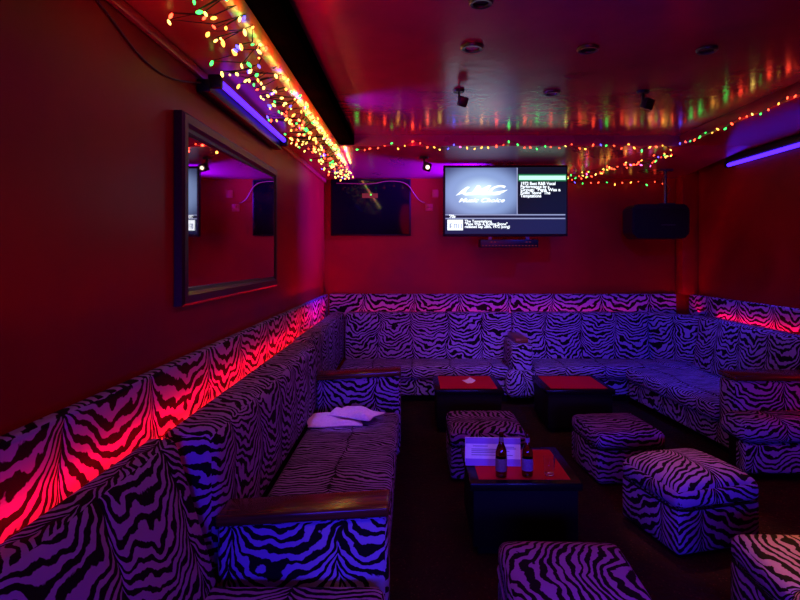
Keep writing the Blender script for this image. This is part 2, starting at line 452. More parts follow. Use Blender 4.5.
def right_bench():
    t = thing('zebra_bench', 'zebra print bench along the right wall with a wide blue lit seat', 'bench', (3.0, 5.6, 0), 0, 'built-in zebra benches')
    L = lambda o: _local(o, t)
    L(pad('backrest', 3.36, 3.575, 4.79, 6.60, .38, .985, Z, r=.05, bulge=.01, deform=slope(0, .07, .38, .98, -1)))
    def chamfer(p):
        q = p.copy()
        if q.x < 2.9: q.x -= .17*(q.y-4.8)/1.6*(2.9-q.x)/.35
        return q
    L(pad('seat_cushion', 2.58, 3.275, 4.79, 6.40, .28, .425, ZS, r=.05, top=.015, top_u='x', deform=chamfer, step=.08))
    L(pad('seat_front', 2.64, 2.72, 4.80, 6.39, .085, .278, Z, r=.02, deform=lambda p: Vector((p.x-.17*(p.y-4.8)/1.6, p.y, p.z))))
    L(box('base', 2.72, 3.4, 4.80, 6.39, 0, .275, MAT['matte']))
    # angled corner pad
    a = math.radians(-47)
    L(pad('corner_seat', 2.985, 3.36, 6.405, 7.0, .28, .425, ZS, r=.05, top=.01))
    L(pad('corner_pad', -.36, .36, -.09, .09, .30, .985, Z, r=.05, bulge=.01, loc=(3.26, 6.93, 0), rz=a))

def right_sofa():
    t = thing('zebra_sofa', 'dim zebra print sofa section at the right edge, beyond the large pouf', 'sofa', (3.0, 4.4, 0), 0, 'zebra print sofas')
    L = lambda o: _local(o, t)
    b = L(pad('backrest', 2.60, 3.57, 4.52, 4.76, .10, .69, Z, r=.04, bulge=.01, uo=.1))
    o = L(box('back_cap', 2.60, 3.57, 4.50, 4.775, .692, .735, MAT['arm_wood'], bevel=.012)); o['label'] = 'dark wooden cap along the back'
    L(pad('seat_cushion', 2.46, 3.57, 4.16, 4.515, .29, .46, Z, r=.08, top=.015, uo=.3))
    L(pad('seat_front', 2.50, 3.56, 4.20, 4.34, .06, .285, Z, r=.03, uo=.1))
    L(box('base', 2.55, 3.55, 4.35, 4.51, 0, .285, MAT['matte']))
near_sofa(); middle_sofa(); corner_bench()
back_bench(-.84, 1.125, -.842, 1.2585, 'zebra print back bench left of the divider, behind the red table with a paper slip', .0)
back_bench(1.41, 2.98, 1.2615, 2.98, 'zebra print back bench right of the divider, behind the empty red table', .08)
divider(); right_bench(); right_sofa()
def led2():
    o = box('led_strip', -.8, 2.9, YB-.080, YB-.0625, .905, .918, MAT['led'])
    tag(o, 'red light strip glowing behind the back bench', 'light strip', 'red light strips behind the seat backs')
    o = box('led_strip', XR-.080, XR-.0625, 3.4, 6.3, .905, .918, MAT['led'])
    tag(o, 'red light strip glowing behind the right wall bench', 'light strip', 'red light strips behind the seat backs')
led2()

# ------------------------------------------------------------------ ottomans
def ottoman(x, y, w, d, h, rz, label, dome=.02, uo=0., lid=True, top_u='x'):
    t = thing('zebra_ottoman', label, 'ottoman', (x, y, 0), rz, 'zebra print ottomans')
    zm = h*.70
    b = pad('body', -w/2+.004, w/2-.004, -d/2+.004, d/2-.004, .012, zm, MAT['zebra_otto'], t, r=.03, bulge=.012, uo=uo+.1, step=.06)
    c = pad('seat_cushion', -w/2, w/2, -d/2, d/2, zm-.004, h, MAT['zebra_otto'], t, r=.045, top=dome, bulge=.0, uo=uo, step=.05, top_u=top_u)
    pts = []
    for sx, sy, a0 in ((1, 1, 0), (-1, 1, 90), (-1, -1, 180), (1, -1, 270)):
        for k in range(4):
            a = math.radians(a0 + 30*k)
            pts.append((sx*(w/2-.055)+.055*math.cos(a), sy*(d/2-.055)+.055*math.sin(a)))
    bm = bmesh.new()
    n = len(pts)
    for i in range(n):
        p, q = pts[i], pts[(i+1) % n]
        cyl(bm, (*p, zm), (*q, zm), .006, seg=8)
    bm_obj('piping', bm, MAT['zebra_otto'], t)
    return t
ottoman(.58, 4.51, .58, .60, .375, 0, 'zebra print ottoman behind the table with the beer bottles', .02, .05, top_u='y')
ottoman(1.61, 4.42, .53, .56, .385, math.radians(5), 'zebra print ottoman in front of the empty red table, flat topped', .015, .3)
ottoman(1.70, 3.46, .575, .54, .385, math.radians(14), 'large domed zebra print ottoman right of the table with bottles', .075, .02)
ottoman(.665, 2.31, .56, .58, .385, math.radians(-2), 'nearest zebra print ottoman in front of the table with bottles', .02, .34, top_u='y')
ottoman(1.80, 2.36, .62, .60, .385, math.radians(-3), 'orange lit zebra print ottoman cut off by the lower right corner', .02, .21, top_u='y')

# ------------------------------------------------------------------ tables
def table(x, y, w, d, h, label, inset=.055):
    t = thing('low_table', label, 'table', (x, y, 0), 0, 'low black tables with red tops')
    bm = bmesh.new(); bx(bm, -w/2, w/2, -d/2, d/2, h-.045, h, .006)
    bm_obj('tabletop', bm, MAT['table'], t)
    bm = bmesh.new(); bx(bm, -w/2+inset, w/2-inset, -d/2+inset, d/2-inset, h-.001, h+.003, .001, 1)
    bm_obj('inlay', bm, MAT['inlay'], t)['label'] = 'red square inlay'
    bm = bmesh.new(); bx(bm, -w/2+.02, w/2-.02, -d/2+.02, d/2-.02, .05, h-.046, .006)
    bm_obj('base', bm, MAT['matte'], t)
    bm = bmesh.new(); bx(bm, -w/2+.05, w/2-.05, -d/2+.05, d/2-.05, 0, .049)
    bm_obj('plinth', bm, MAT['matte'], t)
    return t
table(.645, 3.45, .635, .60, .42, 'low black table carrying two beer bottles and a menu card')
table(.55, 5.68, .66, .66, .42, 'low black table with red top and one white paper slip')
table(1.615, 5.68, .66, .66, .42, 'low black table with an empty red top near the bench divider')
ZT = .4235

# ------------------------------------------------------------------ things on the tables and the seat
def bottle(x, y, h, label, lab_mat, tilt=0):
    t = thing('beer_bottle', label, 'bottle', (x, y, ZT), tilt, 'brown beer bottles')
    s = h/.255
    prof = [(0, .004), (.026, .002), (.031, .006), (.0325, .014), (.0325, .135*s), (.031, .150*s), (.024, .170*s), (.0165, .187*s), (.0135, .205*s), (.0130, .235*s), (.0145, .238*s), (.0145, .246*s), (.0125, .250*s), (0, .250*s)]
    bm = bmesh.new(); lathe(bm, prof, 28); bm_obj('glass_body', bm, MAT['amber'], t)
    bm = bmesh.new(); lathe(bm, [(.0331, .040), (.0334, .042), (.0334, .108*s), (.0331, .110*s)], 28); bm_obj('paper_label', bm, lab_mat, t)
    bm = bmesh.new(); lathe(bm, [(.0140, .200*s), (.0142, .202*s), (.0138, .226*s), (.0136, .228*s)], 24); bm_obj('neck_label', bm, lab_mat, t)
    return t
bottle(.515, 3.235, .262, 'brown beer bottle standing in front of the menu card, left of the other bottle', MAT['beer_label'])
bottle(.668, 3.245, .252, 'dark beer bottle standing between the menu card and the drinking glass', MAT['label_dark'])

def tumbler():
    t = thing('drinking_glass', 'clear empty drinking glass on the red inlay beside the bottles', 'glass', (.80, 3.265, ZT))
    bm = bmesh.new()
    lathe(bm, [(0, 0), (.026, 0), (.028, .004), (.034, .105), (.0325, .105), (.0265, .016), (0, .012)], 28)
    bm_obj('bowl', bm, MAT['clear'], t)
tumbler()

def menu_card():
    t = thing('menu_card', 'white and violet menu card standing behind the beer bottles', 'menu', (.492, 3.40, ZT), math.radians(-3))
    w, h = .335, .165
    a = math.radians(10)
    def panel(name, x0, x1, v0, v1, off, mat, th=.0015, parent=t):
        bm = bmesh.new(); bx(bm, x0, x1, -th/2-off, th/2-off, v0, v1)
        o = bm_obj(name, bm, mat, parent, (0, 0, 0.001), smooth=False); o.rotation_euler = (-a, 0, 0); return o
    panel('card', -w/2, w/2, .001, h, 0, MAT['paper'])
    panel('header_band', -w/2+.001, w/2-.001, h-.036, h-.001, .001, MAT['ink'])
    panel('reflection_band', -w/2+.001, w/2-.001, .002, .042, .001, MAT['ink'])  # purple band painted in place of the card's reflection in the table top
    bm = bmesh.new()
    for i, (l, r_, v) in enumerate(((-.12, -.03, .116), (-.13, .05, .098), (-.13, .10, .088), (-.13, .06, .078), (.07, .13, .112), (.07, .14, .102), (-.13, .12, .064))):
        bx(bm, l, r_, -.003, -.0018, v-.0022, v+.0022)
    o = bm_obj('printed_lines', bm, MAT['grey_ink'], t, (0, 0, .001), smooth=False); o.rotation_euler = (-a, 0, 0)
    bm = bmesh.new(); bx(bm, -w/2, w/2, -.0008, .0008, .001, h)
    o = bm_obj('back_leaf', bm, MAT['paper'], t, (0, .064, .001), smooth=False); o.rotation_euler = (a, 0, 0)
menu_card()

def paper_slip():
    bm = bmesh.new()
    n = 8
    g = {}
    for i in range(n+1):
        for j in range(n+1):
            u, v = i/n-.5, j/n-.5
            g[i, j] = bm.verts.new((u*.09, v*.14, .002 + .012*max(0, u+.1)**2*6 + .004*(v+.5)**2))
    for i in range(n):
        for j in range(n): bm.faces.new((g[i, j], g[i+1, j], g[i+1, j+1], g[i, j+1]))
    o = bm_obj('paper_slip', bm, MAT['paper'], None, (.575, 5.68, ZT), (0, 0, math.radians(20)))
    tag(o, 'small white paper slip lying on the red table top', 'paper')
paper_slip()

def cloth(name, w, d, loc, rz, label, seed, fold=0., hgt=.02):
    """a loosely folded napkin-like cloth with soft folds"""
    rnd = random.Random(seed); bm = bmesh.new(); nx, ny = 26, 20
    ph = [rnd.uniform(0, 6) for _ in range(6)]
    top = {}; bot = {}
    for i in range(nx+1):
        for j in range(ny+1):
            u, v = i/nx, j/ny
            x = (u-.5)*w; y = (v-.5)*d
            x += .012*math.sin(7*v+ph[0]); y += .010*math.sin(6*u+ph[1]) + fold*(u-.5)*.1
            e = min(u, 1-u, v, 1-v)*8; e = min(1, e)
            z = hgt*(.55*e + .25*e*math.sin(9*u+3*v+ph[2]) + .22*e*math.sin(11*v-4*u+ph[3])) + .006
            top[i, j] = bm.verts.new((x, y, max(.004, z))); bot[i, j] = bm.verts.new((x, y, 0.0))
    for i in range(nx):
        for j in range(ny):
            bm.faces.new((top[i, j], top[i+1, j], top[i+1, j+1], top[i, j+1]))
            bm.faces.new((bot[i, j], bot[i, j+1], bot[i+1, j+1], bot[i+1, j]))
    for i in range(nx):
        for j in (0, ny): bm.faces.new((top[i, j], top[i+1, j], bot[i+1, j], bot[i, j]))
    for j in range(ny):
        for i in (0, nx): bm.faces.new((top[i, j], top[i, j+1], bot[i, j+1], bot[i, j]))
    o = bm_obj(name, bm, MAT['cloth'], None, loc, (0, 0, rz))
    return tag(o, label, 'cloth', 'white cloths on the sofa seat')
cloth('folded_cloth', .40, .34, (-.585, 4.27, .449), math.radians(4), 'flat folded white cloth against the sofa back, lower of the two', 3, 0, .035)
cloth('folded_cloth', .36, .24, (-.435, 4.30, .487), math.radians(-28), 'crumpled pinkish white cloth lying on top of the flat one', 8, .3, .05)

# ------------------------------------------------------------------ mirror
def mirror():
    t = thing('framed_mirror', 'large black framed mirror hanging on the left wall', 'mirror', (XL, 3.6, 1.47))
    y0, y1, z0, z1 = 2.70, 4.58, 1.455, 2.405
    fw = .085; bm = bmesh.new()
    x0, x1 = XL+.002, XL+.052
    def rail(pts):   # pts: (y,z) outer a, outer b, inner b, inner a ; bevelled profile
        bm2 = []
        for (y, z), xx in zip(pts, (x1-.012, x1-.012, x1-.028, x1-.028)): bm2.append(bm.verts.new((xx+.012 if False else xx, y, z)))
        return bm2
    O = [(y0, z0), (y1, z0), (y1, z1), (y0, z1)]
    def ring(d, x): return [bm.verts.new((x, y + (d if y == y0 else -d), z + (d if z == z0 else -d))) for y, z in O]
    rings = [ring(0, x0), ring(0, x1-.012), ring(.012, x1), ring(fw*.6, x1), ring(fw*.8, x1-.014), ring(fw, x1-.018), ring(fw, x0)]
    for a, b in zip(rings, rings[1:]+rings[:1]):
        for i in range(4): bm.faces.new((a[i], a[(i+1) % 4], b[(i+1) % 4], b[i]))
    _local(bm_obj('frame', bm, MAT['frame'], smooth=False), t)
    g = box('mirror_glass', -.004, .004, -.85, .85, z0+fw-.004, z1-fw+.004, MAT['mirror'], None, 0, 2, (XL+.022, (y0+y1)/2, 0), (0, 0, math.radians(-1.1)))
    _local(g, t)
mirror()

# ------------------------------------------------------------------ blacklight fixtures
def blacklight_left():
    t = thing('blacklight_fixture', 'black blacklight fixture glowing violet on the left wall above the mirror', 'lamp', (XL+.03, 3.9, 2.6), 0, 'blacklight fixtures')
    _local(box('housing', XL+.002, XL+.075, 2.98, 4.62, 2.575, 2.645, MAT['black'], bevel=.008), t)
    bm = bmesh.new(); cyl(bm, (XL+.105, 3.03, 2.645), (XL+.105, 4.57, 2.645), .017, seg=18)
    _local(bm_obj('tube', bm, MAT['uv']), t)['label'] = 'glowing violet tube'
    for y in (2.985, 4.575):
        _local(box('end_cap', XL+.060, XL+.132, y, y+.04, 2.600, 2.672, MAT['black'], bevel=.008), t)
def blue_light_right():
    t = thing('blacklight_fixture', 'blacklight tube glowing violet high on the right wall', 'lamp', (XR-.03, 5.5, 2.7), 0, 'blacklight fixtures')
    _local(box('housing', XR-.07, XR-.002, 4.55, 6.42, 2.765, 2.83, MAT['black'], bevel=.008), t)
    bm = bmesh.new(); cyl(bm, (XR-.060, 4.60, 2.735), (XR-.060, 6.37, 2.735), .021, seg=18)
    _local(bm_obj('tube', bm, MAT['uv']), t)['label'] = 'glowing violet tube'
    for y in (4.56, 6.375):
        _local(box('end_cap', XR-.09, XR-.03, y, y+.035, 2.71, 2.785, MAT['black'], bevel=.008), t)
blacklight_left(); blue_light_right()
tag(tube_curve('power_cable', [(XL+.006, 1.95, 2.65), (XL+.006, 2.15, 2.60), (XL+.006, 2.35, 2.535), (XL+.006, 2.6, 2.53), (XL+.006, 2.85, 2.585), (XL+.03, 2.975, 2.62)], .0045, MAT['dark_cable']),
    'thin dark cable sagging along the left wall to the blacklight', 'cable')

# ------------------------------------------------------------------ dark wall screen, cable, wall plates
def wall_screen():
    t = thing('dark_screen', 'switched off black glass screen on the back wall left of the television', 'screen', (-.54, YB, 2.0))
    x0, x1, z0, z1 = -1.06, -.015, 1.965, 2.705
    bm = bmesh.new(); f = .035
    bx(bm, x0, x1, 7.30, YB-.002, z0, z1, .006)
    _local(bm_obj('case', bm, MAT['black']), t)
    _local(box('glass_front', x0+.02, x1-.02, 7.292, 7.299, z0+.02, z1-.02, MAT['gloss']), t)
    o = _local(box('red_bar', -.65, -.445, 7.288, 7.291, 2.455, 2.515, MAT['glow_red']), t); o['label'] = 'small dim red bar'  # dim red bar and green dot glowing on the glass front
    o = _local(box('glow_dot', -.545, -.525, 7.284, 7.287, 2.488, 2.508, MAT['glow_green']), t); o['label'] = 'tiny green dot'
wall_screen()
tag(tube_curve('loose_cable', [(-.98, 7.27, 2.645), (-.75, 7.27, 2.64), (-.5, 7.27, 2.635), (-.35, 7.27, 2.675), (-.15, 7.27, 2.67), (-.04, 7.275, 2.62), (.03, 7.30, 2.50), (.11, 7.34, 2.41), (.17, 7.345, 2.40)], .006, MAT['cream']),
    'pale cable draped across the dark wall screen down to the wall socket', 'cable')
def sockets():
    t = thing('power_socket', 'red painted wall socket with a plugged cable between the two screens', 'socket', (.22, YB, 2.33))
    _local(box('plate', .175, .275, YB-.014, YB-.001, 2.29, 2.385, MAT['pale_red'], bevel=.004), t)
    _local(box('plug', .20, .25, YB-.05, YB-.015, 2.335, 2.375, MAT['pale_red'], bevel=.006), t)
    o = box('switch_plate', .265, .345, YB-.012, YB-.001, 2.47, 2.57, MAT['pale_red'], bevel=.004)
    tag(o, 'red painted blank wall plate just left of the television', 'wall plate')
sockets()

# ------------------------------------------------------------------ television
def television():
    YT = 6.52; k = YT/560
    X = lambda px: (px-412)*k
    Zc = lambda py: 1.7 + (256-py)*k
    t = thing('television', 'large lit television hanging from the soffit over the back bench', 'television', (X(505.5), YT, Zc(236)))
    x0, x1, z0, z1 = X(443.3), X(567.8), Zc(236.5), Zc(165.2)
    _local(box('case', x0, x1, YT, YT+.06, z0, z1, MAT['black'], bevel=.008), t)
    bm = bmesh.new(); cyl(bm, ((x0+x1)/2, YT+.11, z1-.3), ((x0+x1)/2, YT+.11, 2.795), .025)
    bx(bm, (x0+x1)/2-.2, (x0+x1)/2+.2, YT+.061, YT+.085, z0+.2, z1-.15); bx(bm, (x0+x1)/2-.03, (x0+x1)/2+.03, YT+.08, YT+.14, z1-.35, z1-.25)
    _local(bm_obj('mount', bm, MAT['metal']), t)
    # zoomed readings of the picture: u 0..800 -> px 440..575, v 0..545 -> py 160..252
    U = lambda u: X(440 + u*135/800); V = lambda v: Zc(160 + v*92/545)
    def rect(name, u0, v0, u1, v1, mat, d, parent=t):
        me = bpy.data.meshes.new(name)
        y = YT - d
        me.from_pydata([(U(u0), y, V(v1)), (U(u1), y, V(v1)), (U(u1), y, V(v0)), (U(u0), y, V(v0))], [], [(0, 1, 2, 3)])
        uvl = me.uv_layers.new(name='UVMap')
        for lp, c in zip(uvl.data, ((0, 0), (1, 0), (1, 1), (0, 1))): lp.uv = c
        o = link(name, me, mat, smooth=False); return _local(o, t) if parent is t else o
    scr = rect('screen', 30, 44, 748, 438, MAT['scr_navy'], .002); scr['label'] = 'glowing screen with a pale blue logo panel and white text'
    def sub(o):
        o.parent = scr; return o
    sub(rect('picture_panel', 32, 46, 455, 320, MAT['scr'], .003, None))
    sub(rect('info_panel', 462, 46, 746, 322, MAT['scr_deep'], .003, None))
    sub(rect('lower_panel', 32, 350, 742, 436, MAT['scr_blue'], .003, None))
    sub(rect('title_bar_edge', 464, 84, 748, 126, MAT['scr_gedge'], .0035, None))
    sub(rect('title_bar', 468, 93, 744, 118, MAT['scr_green'], .004, None))
    sub(rect('divider_line', 454, 46, 460, 322, MAT['scr_line'], .004, None))
    sub(rect('divider_line', 32, 321, 742, 328, MAT['scr_line'], .004, None))
    sub(rect('divider_line', 32, 343, 742, 350, MAT['scr_line'], .004, None))
    sub(rect('cover_square', 44, 354, 136, 416, MAT['scr_white'], .004, None))
    bm = bmesh.new()
    for u, v, w, h in ((56, 376, 8, 30), (64, 376, 10, 5), (64, 390, 8, 5), (82, 380, 5, 24), (96, 380, 5, 24), (82, 378, 18, 5), (108, 378, 5, 28), (124, 378, 5, 28)):
        bx(bm, U(u), U(u+w), YT-.0052, YT-.0045, V(v+h), V(v))
    sub(bm_obj('cover_marks', bm, MAT['scr_line'], smooth=False))
    def text(s, u, v, size, shear=0, bold=0., sx=1.0, name='screen_text', align='LEFT'):
        cu = bpy.data.curves.new(name, 'FONT'); cu.body = s; cu.size = size; cu.shear = shear; cu.offset = bold; cu.align_x = align
        cu.materials.append(MAT['scr_white'])
        o = bpy.data.objects.new(name, cu); COL.objects.link(o)
        o.location = (U(u), YT-.006, V(v)); o.rotation_euler = (PI/2, 0, 0); o.scale = (sx, 1, 1)
        return sub(o)
    for i, s in enumerate(('1972 Best R&B Vocal', 'Performance by a', 'Group: "Papa Was a', 'Rollin\' Stone" The', 'Temptations')):
        text(s, 476, 148+i*18.3, .050, 0, .0012, 1.13 if i == 2 else .95)
    text("'70s", 50, 343, .05, .25, .0015)
    for i, s in enumerate(('The Temptations', '"Papa Was A Rolling Stone"', 'released Sep 28th, 1972 (song)')):
        text(s, 146, 370+i*16.2, .043, 0, .0010, (1.05, 1.03, .98)[i])
    # logo: big slanted letters with a long swoosh, a line of script below
    text('MC', 175, 206, .155, .45, .004, 1.55, 'logo_letters')
    text('Music Choice', 108, 250, .068, .45, .0016, 1.42, 'logo_text')
    me = bpy.data.meshes.new('logo_swoosh')
    pts = [(92, 212), (130, 178), (160, 158), (178, 160), (160, 176), (150, 196), (225, 186), (320, 190), (402, 176), (370, 196), (300, 208), (220, 206), (150, 210), (130, 200)]
    me.from_pydata([(U(u), YT-.0055, V(v)) for u, v in pts], [], [tuple(range(len(pts)))])
    sub(link('logo_swoosh', me, MAT['scr_white'], smooth=False))
    # set-top box slung under the screen
    b = thing('set_top_box', 'slim black box slung under the television with a row of red lights', 'media box', (X(509), YT+.05, Zc(247)))
    bx0, bx1 = X(480), X(538)
    _local(box('case', bx0, bx1, YT-.03, YT+.16, Zc(247.5), Zc(239.5), MAT['black'], bevel=.005), b)
    for xx in (bx0+.12, bx1-.12): _local(box('hanger', xx-.02, xx+.02, YT+.01, YT+.05, Zc(239.4), z0-.001, MAT['metal']), b)
    for i in range(17):
        xx = bx0+.03+i*(bx1-bx0-.06)/16
        _local(box('glow_dot', xx-.007, xx+.007, YT-.0335, YT-.0305, Zc(246.2), Zc(245.4)+.002, MAT['glow_red']), b)
    for xx in (bx0+.13, bx0+.17, bx1-.14, bx1-.1): _local(box('glow_dot', xx-.01, xx+.01, YT-.0335, YT-.0305, Zc(242.4), Zc(242.0)+.003, MAT['glow_red']), b)
television()

# ------------------------------------------------------------------ hanging speaker
def speaker():
    YS = 6.75; k = YS/560
    X = lambda px: (px-412)*k; Zc = lambda py: 1.7 + (256-py)*k
    t = thing('hanging_speaker', 'black loudspeaker with clipped corners hanging at the right end of the back wall', 'speaker', (X(661), YS, Zc(238)))
    x0, x1, z0, z1 = X(632.5), X(690), Zc(238.5), Zc(204)
    ch = .07
    outline = [(x0, z0+ch), (x0+ch, z0), (x1-ch*.8, z0), (x1, z0+ch), (x1, z1-.06), (x1-.05, z1), (x0+.06, z1), (x0, z1-.05)]
    bm = bmesh.new(); prism(bm, outline, 'y', YS, YS+.32); bmesh.ops.recalc_face_normals(bm, faces=bm.faces[:])
    bmesh.ops.bevel(bm, geom=bm.edges[:], offset=.01, segments=2, affect='EDGES')
    _local(bm_obj('cabinet', bm, MAT['black'], smooth=False), t)
    bm = bmesh.new(); i = .035
    prism(bm, [(x0+i, z0+ch+.01), (x0+ch+.01, z0+i), (x1-ch*.8-.01, z0+i), (x1-i, z0+ch+.01), (x1-i, z1-.07), (x1-.07, z1-i-.02), (x0+.07, z1-i-.02), (x0+i, z1-.07)], 'y', YS-.012, YS-.001)
    _local(bm_obj('grille', bm, MAT['matte'], smooth=False), t)
    bm = bmesh.new(); cyl(bm, (X(671), YS+.15, z1-.005), (X(671), YS+.15, 2.765), .018)
    bx(bm, X(671)-.09, X(671)+.09, YS+.08, YS+.22, z1-.001, z1+.02); bx(bm, X(668)-.05, X(674)+.04, YS+.1, YS+.2, 2.745, 2.762)
    _local(bm_obj('bracket', bm, MAT['metal']), t)
    _local(box('name_badge', X(661), X(675), YS-.016, YS-.0125, Zc(225.5), Zc(224.3), MAT['metal']), t)
    tag(tube_curve('speaker_cable', [(X(671)+.03, YS+.14, 2.74), (X(660), YS+.02, 2.62), (X(668), YS-.02, 2.55), (X(675), YS+.1, 2.50), (X(672), YS+.2, 2.40)], .006, MAT['cream']),
        'loose pale cable looping above the hanging loudspeaker', 'cable')
speaker()

# ------------------------------------------------------------------ ceiling fixtures
def downlight(px, py, r, label, lensmat):
    Y = (ZC-1.7)*560/(256-py); x = (px-412)/560*Y
    t = thing('ceiling_downlight', label, 'ceiling light', (x, Y, ZC), 0, 'recessed ceiling downlights')
    bm = bmesh.new(); lathe(bm, [(r*.62, -.004), (r*.66, -.016), (r*.9, -.018), (r, -.010), (r, -.0005)], 32); bm_obj('trim_ring', bm, MAT['metal'], t)
    bm = bmesh.new(); lathe(bm, [(0, -.006), (r*.6, -.006), (r*.6, -.001), (0, -.001)], 24); bm_obj('lens', bm, lensmat, t)
downlight(472, 46.5, .068, 'round ceiling downlight with a pale rim, nearest above the television', MAT['lens'])
downlight(552, 92, .062, 'round ceiling downlight above the right half of the television', MAT['lens'])
downlight(481, 1, .06, 'round ceiling downlight cut by the top edge of the photo', MAT['black'])
downlight(588, 48, .066, 'dark round ceiling downlight right of the pale one, in the dim ceiling', MAT['black'])
downlight(707, 49, .062, 'rightmost dark round ceiling downlight', MAT['black'])

def spotlight(px, py, zc, label, aim=(0, 1, -.6), s=1., lit=None):
    Y = (zc-1.7)*560/(256-py); x = (px-412)/560*Y
    t = thing('ceiling_spotlight', label, 'spotlight', (x, Y, zc), 0, 'small ceiling spotlights')
    bm = bmesh.new(); cyl(bm, (0, 0, -.018), (0, 0, -.0005), .062*s, .07*s, 24); bm_obj('base_plate', bm, MAT['black'], t)
    bm = bmesh.new(); bx(bm, -.012*s, .012*s, -.02*s, .02*s, -.14*s, -.019, .003); bm_obj('stem', bm, MAT['black'], t)
    bm = bmesh.new(); h = .055*s
    bx(bm, -h, h, -h, h, -h*1.1, h*1.1, .012)
    hd = bm_obj('lamp_head', bm, MAT['black'], t, (.045*s, -.01, -.145*s), (math.radians(18), math.radians(14), math.radians(12)))
    if lit:
        bm = bmesh.new(); cyl(bm, (0, -h-.004, 0), (0, -h+.002, 0), .03*s, seg=16); bm_obj('lens', bm, lit, hd)
    return Vector((x, Y, zc-.145*s))
spA = spotlight(459, 90, ZC, 'black ceiling spotlight above the left half of the television', s=.62)
spB = spotlight(643, 91, ZC, 'black ceiling spotlight hanging in front of the speaker corner', s=.68)
spC = spotlight(424, 157, 2.795, 'tiny lit spotlight under the back soffit, between the two screens', s=.75, lit=MAT['spot_lens'])

# ------------------------------------------------------------------ fairy lights
bulb_me = {}
def bulb_mesh(k):
    if k not in bulb_me:
        bm = bmesh.new()
        lathe(bm, [(0, -.020), (.006, -.015), (.0095, -.004), (.0095, .004), (.006, .011), (.0055, .016), (0, .017)], 10)
        bmesh.ops.recalc_face_normals(bm, faces=bm.faces[:])
        me = bpy.data.meshes.new('bulb'); bm.to_mesh(me); bm.free(); me.materials.append(BMAT[k])
        for p in me.polygons: p.use_smooth = True
        bulb_me[k] = me
    return bulb_me[k]
plight = {}
POWER = {'red': .12, 'amber': .075, 'green': .06, 'blue': .06, 'yellow': .065, 'pink': .09}
def bulb_light(k, p, e, scale=1.):
    key = (k, scale)
    if key not in plight:
        L = bpy.data.lights.new('bulb_light_' + k, 'POINT'); L.color = BULB[k]; L.energy = POWER[k]*scale; L.shadow_soft_size = .012
        plight[key] = L
    o = bpy.data.objects.new('bulb_light', plight[key]); o.location = p; COL.objects.link(o)
def light_string(label, pts, seed, palette, every=3, scale=1., size=1., wire_pts=None, lx=None):
    rnd = random.Random(seed)
    t = thing('fairy_light_string', label, 'fairy lights', pts[0], 0, 'coloured fairy light strings')
    inv = Matrix.Translation(t.location).inverted()
    w = tube_curve('wire', wire_pts or pts, .0028, MAT['green_wire'], t, smooth=False); w.matrix_parent_inverse = inv
    for i, p in enumerate(pts):
        k = rnd.choice(palette)
        o = bpy.data.objects.new('bulb', bulb_mesh(k)); COL.objects.link(o); o.parent = t; o.matrix_parent_inverse = inv
        o.location = (p[0], p[1], p[2]-.012)
        s = size*rnd.uniform(.5, .9)
        o.scale = (s, s, s); o.rotation_euler = (rnd.uniform(-1.2, 1.2), rnd.uniform(-1.2, 1.2), 0)
        if i % every == 0: bulb_light(k, (p[0] if lx is None else lx, p[1]-.012, p[2]-.045 if lx is None else 2.785), every, scale)
WARM = ['red']*4 + ['amber']*5 + ['yellow']*6 + ['green']*3 + ['blue']
MIX = ['red']*7 + ['amber']*4 + ['green']*4 + ['blue']*2 + ['pink'] + ['yellow']
def left_pts(y0, y1, n, seed, spread=1.):
    """drapes looped under the left soffit edge"""
    r = random.Random(seed); out = []
    for i in range(n):
        y = y0 + (y1-y0)*(i+r.random())/n
        u = r.random()
        if u < .70:
            x = -.775 - abs(r.gauss(0, .10))*spread; z = 2.675 - abs(r.gauss(0, .015))
            x = max(x, -1.0)
        else:
            x = -.735 + r.uniform(0, .02); z = r.uniform(2.66, 2.76)
        if y > YE-.05: x = min(x, -.76) if z < 2.70 else x; z = min(z, 2.69)
        out.append((x, y, z))
    return out
light_string('fairy lights on the near stretch of the left soffit, above the violet tube', left_pts(1.9, 3.7, 86, 1, 1.1), 21, WARM, 3, scale=2.2, lx=-.720)
light_string('dense fairy lights midway along the left soffit edge', left_pts(3.7, 5.1, 98, 2, 1.2), 22, WARM, 3, scale=3.0, lx=-.720)
light_string('densest fairy lights bunched at the far end of the left soffit', left_pts(5.1, 6.95, 96, 3, 1.1), 23, WARM + ['yellow']*5, 3, scale=3.0, lx=-.720)
def back_pts():
    r = random.Random(5); out = []; n = 46
    for i in range(n):
        x = -.58 + (2.72+.58)*(i+.3*r.random())/n
        dip = .03*abs(math.sin(x*3.1)) + .05*r.random()
        out.append((x, YE-.022, 2.90-dip-.03*r.random()))
    return out
light_string('fairy lights strung along the front edge of the back soffit', back_pts(), 24, MIX, 2, 1.)
def cluster_pts():
    r = random.Random(6); out = []
    for i in range(66):
        f = i/65
        x = 1.92 + .82*f; y = 7.20 - 1.30*f**1.0
        if i % 3 == 0: x += r.gauss(0, .12)
        zu = 2.84 - .12*(y-YE)/(YB-YE)
        out.append((min(max(x+r.gauss(0, .05), 1.75), 2.95), min(y+r.gauss(0, .06), 7.3), zu-.03-.05*r.random()))
    return out
light_string('tangled fairy lights under the back soffit, right of the television', cluster_pts(), 25, MIX + ['amber', 'yellow', 'pink'], 3, .8)
def tail_pts():
    r = random.Random(9)
    return [(1.9 + 1.35*f + .01*r.random(), 7.28-.02*r.random(), 2.69 - .04*r.random() - (.02 if int(f*20) % 3 else 0)) for f in [i/13 for i in range(14)]]
light_string('sparse fairy lights pinned along the back wall above the speaker', tail_pts(), 26, MIX, 3, .5)
